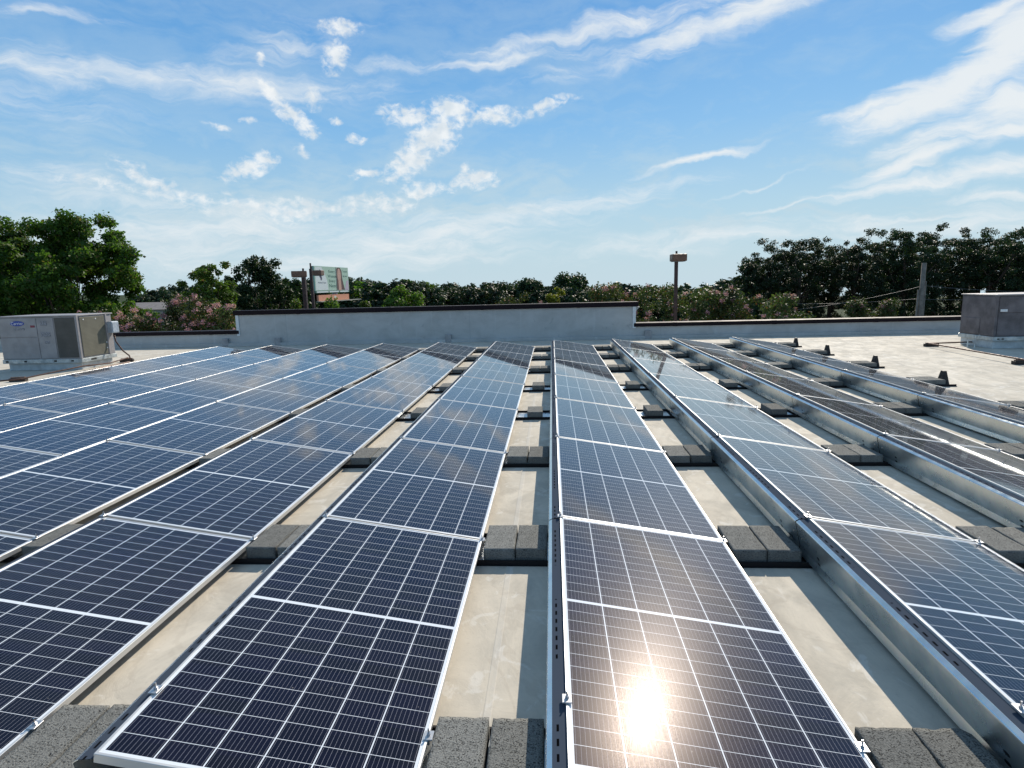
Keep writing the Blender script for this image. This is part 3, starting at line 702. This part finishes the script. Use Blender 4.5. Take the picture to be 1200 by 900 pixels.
def crown(rg, kind, H, Wd, base, n):
    "clump centres inside an uneven envelope; z from base to H, half width Wd"
    cs, rs = [], []
    if kind == 'lobed':
        L = []
        for i in range(17):
            z = .12 + .80 * (i + .5) / 17; a = i * 2.4 + rg.uniform(-.4, .4); env = math.sqrt(max(0, 1 - (1.75 * z - .72) ** 2))
            q = env * rg.uniform(.55, .74); L.append((math.cos(a) * q, math.sin(a) * q, z, rg.uniform(.25, .38)))
        L.append((0, 0, .5, .5)); L.append((.05, 0, .86, .26))
        while len(cs) < n:
            lx, ly, lz, lr = L[rg.randrange(len(L))]; a = rg.uniform(0, 6.283); e = math.asin(rg.uniform(-.7, 1)); r = lr * rg.uniform(.65, 1.05)
            x, y, z = lx + math.cos(a) * math.cos(e) * r, ly + math.sin(a) * math.cos(e) * r, lz + math.sin(e) * r * .62
            if z < 0 or z > 1.02: continue
            cs.append((x * Wd, y * Wd, base + z * (H - base))); rs.append(rg.uniform(.5, 1.1))
        return cs, rs
    while len(cs) < n:
        x, y, z = rg.uniform(-1, 1), rg.uniform(-1, 1), rg.uniform(0, 1)
        if kind == 'pine': z *= .955
        if kind in ('round', 'bush'):
            a = rg.uniform(0, 2 * math.pi)
            lim = math.sqrt(max(0, 1 - (2 * z - .9) ** 2 / 1.25)) if kind == 'round' else math.sqrt(max(0, 1 - (z * .93) ** 2.4))
            lim *= .95 + .06 * math.sin(3 * a + n + 5 * z)
            q = lim * (rg.uniform(.7, 1) if rg.random() < .6 else rg.uniform(0, .8))
            if z > .82: q = lim * math.sqrt(rg.random())
            cs.append((math.cos(a) * q * Wd, math.sin(a) * q * Wd, base + z * (H - base))); rs.append(rg.uniform(.6, 1.25)); continue
        if kind == 'round': lim = math.sqrt(max(0, 1 - (2 * z - .9) ** 2 / 1.25)) * (.85 + .25 * math.sin(3 * math.atan2(y, x) + n))
        elif kind == 'pine': lim = (.35 + .65 * math.sin(min(1, z * 1.15) * math.pi * .62)) * (1 - max(0, z - .8) * 2.2) * (.75 + .35 * rg.random())
        elif kind == 'cone': lim = (1.02 - z) ** .75
        else: lim = math.sqrt(max(0, 1 - (z * .9) ** 2)) * (.8 + .35 * math.sin(4 * math.atan2(y, x) + n))
        q = math.hypot(x, y)
        if q > lim: continue
        if kind == 'round' and q < lim * .35 and .2 < z < .8 and rg.random() < .7: continue
        cs.append((x * Wd, y * Wd, base + z * (H - base))); rs.append(rg.uniform(.6, 1.25))
    return cs, rs
def limbs(cs, trunk_h, r0, rg, n=10, top=None):
    mb = MB(); top = top or trunk_h
    bend = (rg.uniform(-.2, .2), rg.uniform(-.2, .2))
    mb.tube([(0, 0, 0), (bend[0] * .3, bend[1] * .3, trunk_h * .5), (bend[0], bend[1], trunk_h), (bend[0] * .5, bend[1] * 1.5, top)], [r0, r0 * .75, r0 * .6, r0 * .15], 8)
    for i in range(n):
        c = Vector(cs[rg.randrange(len(cs))]); h = trunk_h * rg.uniform(.75, 1) + (top - trunk_h) * rg.uniform(0, .6)
        h = min(h, c.z); s = Vector((bend[0] * .8, bend[1] * .8, h)); mid = s.lerp(c, .5) + Vector((0, 0, -.2))
        mb.tube([s, mid, c], [r0 * .35, r0 * .22, r0 * .06], 5)
    return mb
def make_tree(name, label, cat, kind, H, Wd, base, nclump, crad, nleaf, lsize, m, seed, trunk_h=None, r0=.25, loc=(0, 0, 0), group=None, nl=10, flowers=None, squash=.8):
    rg = random.Random(seed); t = thing(name, label, cat, loc, (0, 0, 0), group)
    cs, rs = crown(rg, kind, H, Wd, base, nclump); rs = [q * crad for q in rs]
    link('crown', leaf_mesh('crown', cs, rs, nleaf, lsize, m, seed, squash=squash), t)
    link('trunk', limbs(cs, trunk_h or base, r0, rg, nl, top=H * .8 if kind in ('pine', 'cone') else None).mesh('trunk', M_bark, smooth=True), t)
    if flowers:
        nf, fs = flowers
        C = [c for c in cs if True]; rg.shuffle(C)
        P, Rf = [], []
        for c in (C * 4)[:nf]:
            v = Vector(c) - Vector((0, 0, base + (H - base) * .4)); v.normalize(); v.z = abs(v.z) * .6 + .3
            p = Vector(c) + v * crad * rg.uniform(.75, 1.15) + Vector((rg.uniform(-.15, .15), rg.uniform(-.15, .15), rg.uniform(-.25, .05))); P.append(tuple(p)); Rf.append(rg.uniform(.09, .20))
        link('blossoms', leaf_mesh('blossoms', P, Rf, nf * fs, lsize * .6, M_flower, seed + 5), t)
    return t
def gpos(px, y): p = at_y(px, 333, y); return (p.x, y, gz(p.x, y))
def ztop(px, py, y): p = at_y(px, py, y); return p.z - gz(p.x, y)       # height above ground for a top seen at that pixel

# big broadleaf tree on the left
make_tree('oak_tree', 'large broad green tree rising behind the left cooling unit', 'tree', 'lobed', ztop(70, 258, 42), 6.7, .4, 400, .80, 120000, .12, M_leaf, 13, 3.2, .38, gpos(72, 42), nl=26)
make_tree('oak_tree', 'broad green tree cut by the left edge of the picture', 'tree', 'lobed', ztop(-18, 270, 45), 5.4, .6, 260, .85, 52000, .14, M_leaf, 5, 3.2, .35, gpos(-18, 45), nl=18)
make_tree('young_tree', 'slim bright green young tree with open top above the pink bushes', 'tree', 'lobed', ztop(240, 312, 34), 2.1, 2.4, 110, .36, 13000, .09, M_leaf_bright, 8, 3.0, .12, gpos(242, 34), nl=14)
make_tree('evergreen_tree', 'dense dark green tree right of the bright young tree', 'tree', 'lobed', ztop(300, 303, 52), 3.7, .8, 170, .62, 22000, .12, M_leaf_dark, 9, 3, .28, gpos(303, 52), nl=14)
make_tree('evergreen_tree', 'dark rounded tree just left of the twin-headed parking lamp', 'tree', 'lobed', ztop(338, 330, 56), 3.4, .6, 110, .6, 13000, .13, M_leaf_dark, 10, 3, .25, gpos(340, 56), nl=10)

# crape myrtles with pink blossom behind the parapet
CM = CM
def crape(px, top, y, wd, seed, lab, nf=30):
    make_tree('crape_myrtle', lab, 'flowering shrub', 'bush', ztop(px, top + 1, y), wd * 1.3, 2.4, 80, .46, 14000, .062, M_leaf_crape, seed, 3.0, .08, gpos(px, y), 'pink flowering crape myrtles behind the parapet', 10, (int(nf * (3.2 if px < 300 else 1.5)), 50))
crape(232, 357, 25, 1.25, 21, 'pink flowering shrub just left of the tall wall, left end of the parapet planting', 44)
crape(255, 362, 24, .85, 27, 'small pink flowering shrub tucked against the left end of the tall wall', 30)
crape(205, 354, 26, 1.0, 22, 'taller pink flowering shrub in front of the bright young tree', 34)
crape(155, 372, 25, 1.1, 23, 'low pink flowering shrub right of the left cooling unit', 46)
crape(112, 366, 27, 1.2, 24, 'pink flowering shrub showing just above the left cooling unit', 20)
crape(605, 346, 32, 1.3, 25, 'pinkish shrub peeping over the middle of the tall wall', 18)
crape(716, 337, 30, 1.6, 31, 'pink flowering shrub above the right end of the tall wall', 34)
crape(768, 337, 30, 1.8, 132, 'pink flowering shrub behind the right lamp pole, left of it', 36)
crape(822, 345, 29.5, 1.7, 33, 'pink flowering shrub just right of the right lamp pole')
crape(868, 341, 29, 1.8, 34, 'full pink flowering shrub midway between the lamp pole and the utility pole', 34)
crape(920, 350, 25, 1.1, 35, 'lowest rightmost pink flowering shrub of the row right of the lamp pole', 22)
crape(1004, 356, 36, .6, 36, 'small pink blossom tip above the low parapet, left of the utility pole', 14)
crape(1043, 354, 36, .55, 37, 'single pink blossom tip just left of the utility pole', 14)

# tall pines on the right
pv = []
for i, sd in enumerate((41, 42, 43, 44)):
    t = make_tree('pine_tree', '', 'tree', 'pine', 12.6, 2.65, 3.2, 150, .42, 24000, .072, M_leaf_pine, sd, 7.5, .24, (0, 0, -200), 'tall dark pines on the right', 16, squash=.7)
    u = make_tree('understory_tree', '', 'tree', 'bush', 6.6, 3.2, .4, 70, .7, 12000, .11, M_leaf_dark, sd + 50, 2, .12, (0, 0, -200), 'dark undergrowth trees below the pines', 8)
    pv.append((t, u))
PINES = [(905, 288, 58), (938, 281, 54), (972, 284, 57), (1003, 280, 52), (1036, 275, 56), (1062, 272, 53), (1098, 268, 55), (1130, 273, 57), (1162, 276, 54), (1192, 266, 56), (1228, 268, 54),
         (920, 296, 66), (955, 292, 68), (1020, 284, 66), (1080, 280, 68), (1146, 280, 66), (1180, 282, 67), (1215, 276, 66)]
names = ['leftmost', 'second', 'third', 'fourth', 'fifth', 'sixth', 'seventh', 'eighth', 'ninth', 'tenth', 'eleventh']
rr = random.Random(5); usedp = set()
for i, (px, top, y) in enumerate(PINES):
    v = i % 4; src = pv[v][0]; h = ztop(px, top + (-3, 4, 0, 5)[i % 4], y) + .7; sc = h / 12.6
    lab = f'tall dark pine, {names[i]} of the front row of pines on the right' if i < 11 else f'tall dark pine in the back row on the right, {names[i-11]} from the left there'
    loc = gpos(px, y); rot = (0, 0, rr.uniform(0, 6.28)); s3 = (sc * rr.uniform(.9, 1.1), sc * rr.uniform(.9, 1.1), sc)
    if v not in usedp: usedp.add(v); src.location = loc; src.rotation_euler = rot; src.scale = s3; src['label'] = lab
    else: dup(src, loc, lab, rot, scale=s3)
usedu = set()
UNDER = [(890, 56, 1.0), (930, 60, .85), (975, 61, .8), (1015, 58, .8), (1055, 60, .85), (1095, 58, .9), (1135, 61, .95), (1175, 59, .9), (1215, 60, 1.0)]
for i, (px, y, sc) in enumerate(UNDER):
    v = i % 4; src = pv[v][1]; lab = f'dark undergrowth tree below the pines on the right, {names[i]} from the left'
    loc = gpos(px, y); rot = (0, 0, rr.uniform(0, 6.28)); s3 = (sc * 1.1, sc * 1.1, sc * 1.05)
    if v not in usedu: usedu.add(v); src.location = loc; src.rotation_euler = rot; src.scale = s3; src['label'] = lab
    else: dup(src, loc, lab, rot, scale=s3)
make_tree('broadleaf_tree', 'smaller dark tree leaning out left of the tall pines', 'tree', 'round', ztop(888, 309, 60), 2.6, 2.5, 40, .8, 8500, .14, M_leaf_pine, 61, 3.5, .2, gpos(882, 60), nl=14)

# far tree line
fv = []
for i, (kd, H, wd, m) in enumerate((('round', 9, 4.6, M_leaf_far), ('cone', 10, 2.8, M_leaf_far), ('round', 8, 5.2, M_leaf_far), ('pine', 10, 3.4, M_leaf_pine), ('bush', 7, 4.2, M_leaf))):
    fv.append(make_tree('distant_tree', '', 'tree', kd, H, wd, 1.2, 60, .95, 5000, .26, m, 70 + i, 3, .25, (0, 0, -200), 'trees of the far tree line beyond the parapet', 5))
usedf = set(); rr = random.Random(9)
FAR = []
px = 168
while px < 900:
    top = np.interp(px, [168, 215, 260, 350, 420, 500, 560, 610, 640, 700, 760, 800, 850, 900], [343, 338, 340, 332, 331, 336, 336, 334, 336, 337, 340, 339, 336, 330])
    FAR.append((px, top + rr.uniform(-3, 4), rr.uniform(105, 150))); px += rr.uniform(4.5, 8.5)
PLAIN = 'dark green tree in the dense tree line on the horizon beyond the parapet'
for i, (px, top, y) in enumerate(FAR):
    v = rr.choice([0, 1, 1, 2, 3, 3, 0, 4] if 380 < px < 620 else [0, 1, 2, 0, 3]); src = fv[v]; h = ztop(px, top, y); H = (9, 10, 8, 10, 7)[v]; sc = h / (H - .2)
    loc = gpos(px, y); rot = (0, 0, rr.uniform(0, 6.28)); s3 = (sc * 1.15, sc * 1.15, sc)
    if v not in usedf: usedf.add(v); src.location = loc; src.rotation_euler = rot; src.scale = s3; src['label'] = PLAIN
    else: dup(src, loc, PLAIN, rot, scale=s3)
for v in range(5):
    if v not in usedf: fv[v].location = gpos(500 + v * 9, 120); fv[v]['label'] = PLAIN
make_tree('broadleaf_tree', 'large dark domed tree on the horizon above the right half of the tall wall', 'tree', 'bush', ztop(668, 327, 120), 5.4, 1.5, 60, 1.5, 14000, .26, M_leaf_dark, 81, 3, .4, gpos(668, 120))
make_tree('broadleaf_tree', 'rounded dark tree on the horizon left of the large domed tree', 'tree', 'round', ztop(622, 330, 115), 3.0, 1.5, 36, 1.2, 7000, .24, M_leaf_far, 82, 3, .3, gpos(622, 115))
make_tree('broadleaf_tree', 'small yellow green tree in front of the large domed tree', 'tree', 'round', ztop(652, 337, 95), 1.5, 5.2, 16, .55, 2200, .16, M_leaf_yellow, 83, 5, .12, gpos(650, 95))
make_tree('broadleaf_tree', 'bright green tree over the tall wall, right of the billboard', 'tree', 'bush', ztop(470, 337, 70), 3.0, 2.0, 40, .8, 9000, .15, M_leaf_bright, 84, 3, .2, gpos(472, 70))
make_tree('shrub', 'low yellow green shrub beside the foot of the twin-headed lamp', 'shrub', 'bush', ztop(388, 354, 48), 1.9, 2.5, 24, .5, 4500, .10, M_leaf_bright, 85, 2, .1, gpos(388, 48))
make_tree('shrub', 'small yellow green shrub left of the twin-headed lamp', 'shrub', 'bush', ztop(340, 355, 48), 1.6, 2.5, 20, .5, 3600, .10, M_leaf_bright, 86, 2, .1, gpos(342, 48))
make_tree('shrub', 'small bright shrub just right of the billboard post', 'shrub', 'bush', ztop(423, 355, 50), 1.0, 3, 12, .4, 2000, .10, M_leaf_bright, 87, 2, .1, gpos(423, 50))

# ------------------------------------------------------------------ lamps, billboard, poles, wires, far building
def lamp(px, y, top_py, lab, heads, wpole=.19):
    x, _, _ = gpos(px, y); H = ztop(px, top_py, y)
    t = thing('parking_lamp', lab, 'parking lamp', (x, y, gz(x, y)), (0, 0, 0), 'bronze parking lot lamps')
    MB().box((-.3, -.3, 0), (.3, .3, .7)).build('concrete_base', M_patch, t, bevel=.03)
    MB().box((-wpole / 2, -wpole / 2, .7), (wpole / 2, wpole / 2, H - .05)).build('pole', M_pole, t, bevel=.01)
    for (cx, w_, cz, rot) in heads:
        M = Matrix.Translation((cx, 0, H + cz)) @ Matrix.Rotation(rot, 4, 'Z')
        h = MB().box((-w_ / 2, -.28, -.16), (w_ / 2, .28, .16), M).build('lamp_head', M_head, t, bevel=.03)
        MB().box((-w_ / 2 + .06, -.22, -.185), (w_ / 2 - .06, .22, -.162), M).build('lens', M_grey_label, h)
    MB().box((-.04, -.04, H + .02), (.04, .04, H + .30)).build('cap', M_pole, t)
    return t
lamp(792, 27, 302, 'square-headed bronze parking lamp on a single pole above the low parapet', [(.09, .66, .0, .1)], .15)
lamp(356.5, 31, 321, 'bronze parking lamp with a two-tone box head left of the billboard', [(-.24, .80, 0, .35)], .2)
lamp(365.5, 36, 314, 'thin dark parking lamp pole half hidden behind the left edge of the billboard', [(.48, .55, -.32, .0)], .17)

def billboard():
    y = 95.; L, Hh = 13.0, 3.85
    pa = at_y(368.5, 311, 96.); 
    # left edge nearer than the right edge is farther: turned steeply away
    pl = at_y(369, 330, 84.); pr_ = at_y(408.5, 330, 95.5)
    base = Vector((pl.x, pl.y, 0)); dirv = Vector((pr_.x - pl.x, pr_.y - pl.y, 0)); L = dirv.length; ang = math.atan2(dirv.y, dirv.x)
    t = thing('billboard', 'mint green roadside billboard with a portrait and an orange base strip', 'billboard', (pl.x, pl.y, gz(pl.x, pl.y)), (0, 0, ang))
    BG = gz(pl.x, pl.y)
    z0 = at_y(369, 341, 84.).z - BG; z1 = at_y(369, 311.5, 84.).z - BG; H = z1 - z0
    mint = mat('mint_print', (.36, .52, .42), .6); wht = mat('white_print', (.62, .68, .68), .6); grn = mat('dark_green_print', (.06, .16, .12), .6); skin = mat('skin_print', (.50, .30, .24), .6)
    hair = mat('brown_hair_print', (.075, .035, .035), .6); pink = mat('lilac_print', (.45, .38, .46), .6); org = mat('orange_print', (.58, .25, .15), .6); navy = mat('navy_print', (.03, .03, .09), .6)
    face = MB().box((0, 0, z0), (L, .3, z1)).build('poster_face', mint, t)
    MB().box((-.05, .302, z0 - .1), (L + .05, .6, z1)).build('back_frame', M_pole, t)
    def Q(name, m, poly, d): # polygon in (s,z) fractions
        n = len(poly); b = MB(); vs = [(s * L, -d + k, z0 + q * H) for k in (0, .003) for s, q in poly]
        b.add(vs, [tuple(range(n)), tuple(range(n, 2 * n))[::-1]] + [(i, (i + 1) % n, (i + 1) % n + n, i + n) for i in range(n)]); return b.build(name, m, face)
    def ell(cx, cz, rx, rz, n=20): return [(cx + rx * math.cos(a), cz + rz * math.sin(a)) for a in [2 * math.pi * i / n for i in range(n)]]
    Q('white_field', wht, [(.015, .03), (.36, .03), (.34, .4), (.27, .75), (.20, .97), (.03, .97)], .005)
    Q('emblem', navy, ell(.15, .70, .028, .17), .010); Q('emblem', navy, ell(.175, .52, .022, .10), .010); Q('emblem', wht, ell(.165, .76, .018, .12), .015)
    def TX(s, x, z, size, m, sx=1.):
        T = Matrix.Translation((x * L, -.012, z0 + z * H)) @ Matrix.Rotation(R_(90), 4, 'X') @ Matrix.Diagonal((sx, 1, 1, 1)); return text_mesh(s, size, m, face, T)
    TX('Every', .485, .80, H * .17, grn, 1.6); TX('Woman', .495, .60, H * .17, grn, 1.5); TX('Every', .485, .40, H * .17, grn, 1.6); TX('Need', .50, .20, H * .21, grn, 1.6)
    TX('Medical Care', .19, .33, H * .09, navy, 1.5)
    Q('divider', navy, [(.605, -.02), (.612, -.02), (.612, 1.0), (.605, 1.0)], .02)
    Q('portrait_hair', hair, [(.62, .02), (.625, .9), (.65, .98), (.74, .98), (.79, .85), (.80, .5), (.83, .25), (.86, .02)], .006)
    Q('portrait_face', skin, ell(.705, .66, .055, .28), .011); Q('portrait_neck', skin, [(.67, .0), (.67, .45), (.75, .45), (.76, .0)], .009)
    Q('lilac_field', pink, [(.86, .0), (.99, .0), (.99, .45), (.92, .4)], .007)
    TX('Trusted', .89, .82, H * .11, grn, 1.3); TX('by you', .89, .62, H * .12, grn, 1.3)
    MB().box((-.02, -.02, z0 - .32), (L + .02, .3, z0 - .02)).build('name_strip', grn, t)
    for s0, s1 in ((.03, .35), (.38, .66), (.70, .97)): MB().box((s0 * L, -.03, z0 - .27), (s1 * L, -.021, z0 - .07)).build('strip_plate', wht, t)
    MB().box((.06 * L, -.05, z0 - 1.5), (.97 * L, .25, z0 - .62)).build('apron', org, t)
    MB().box((.50 * L, -.06, z0 - 1.15), (.56 * L, -.052, z0 - .85)).build('apron_plate', wht, t)
    MB().box((-.3, -.9, z0 - 1.62), (L + 2.6, -.1, z0 - 1.52)).build('catwalk', mat('catwalk', (.30, .30, .26), .6), t)
    MB().tube([(L * .62, .45, 0), (L * .62, .45, z0 - .3)], .42, 14).build('post', M_patch, t)
    return t
billboard()

# utility pole of wood with braces and wires
ux, uy, _ = gpos(1081, 44); UH = ztop(1081, 308, 44)
t = thing('utility_pole', 'weathered wooden utility pole in front of the dark pines', 'utility pole', (ux, uy, gz(ux, uy)))
MB().tube([(0, 0, 0), (0, 0, UH)], [.20, .15], 10).build('pole', M_wood, t, smooth=True)
MB().tube([(-.30, 0, 0), (-.24, 0, UH - 1.9)], .07, 8).build('riser', M_wood, t, smooth=True)
MB().tube([(.22, 0, 0), (.22, 0, UH - 1.3)], .06, 8).build('riser', M_wood, t, smooth=True)
def wire(a, b, sag, lab, r=.013, n=16):
    a, b = Vector(a), Vector(b); pts = [a.lerp(b, i / n) - Vector((0, 0, sag * 4 * (i / n) * (1 - i / n))) for i in range(n + 1)]
    o = MB().tube(pts, r, 5).build('cable', M_cable); tag(o, lab, 'cable', 'cables strung from the utility pole')
zl = lambda py: at_y(1081, py, 44).z
wire((ux - .2, uy, zl(336)), at_y(900, 366, 47), .25, 'upper cable sloping down left from the utility pole')
wire((ux - .2, uy, zl(350)), at_y(930, 356, 47), .1, 'thin lower cable running left from the utility pole')
wire((ux + .2, uy, zl(335)), at_y(1240, 343, 44), .1, 'upper cable running right from the utility pole')
wire((ux + .2, uy, zl(351)), at_y(1240, 351.5, 44), .02, 'lower cable running right from the utility pole')

# small pale building far off on the left
p = at_y(170, 362, 75); bz = at_y(170, 363, 75).z
t = thing('far_building', 'small pale tan building seen low between the big left tree and the pink shrubs', 'building', (p.x, 75, gz(p.x, 75)))
hb = bz - gz(p.x, 75)
MB().box((-6, 0, 0), (2.6, 8, hb)).build('wall', M_tan, t)
MB().add([(-6.3, -.3, hb), (2.9, -.3, hb), (2.9, 8.3, hb), (-6.3, 8.3, hb), (-6.3, 4, hb + .9), (2.9, 4, hb + .9)], [(0, 1, 5, 4), (3, 4, 5, 2), (0, 4, 3), (1, 2, 5), (0, 3, 2, 1)]).build('roof', M_tanroof, t)
for i in range(3): MB().box((-5 + i * 2.6, -.03, hb - 2.2), (-3.6 + i * 2.6, -.004, hb - 1.0)).build('window', M_glass, t)
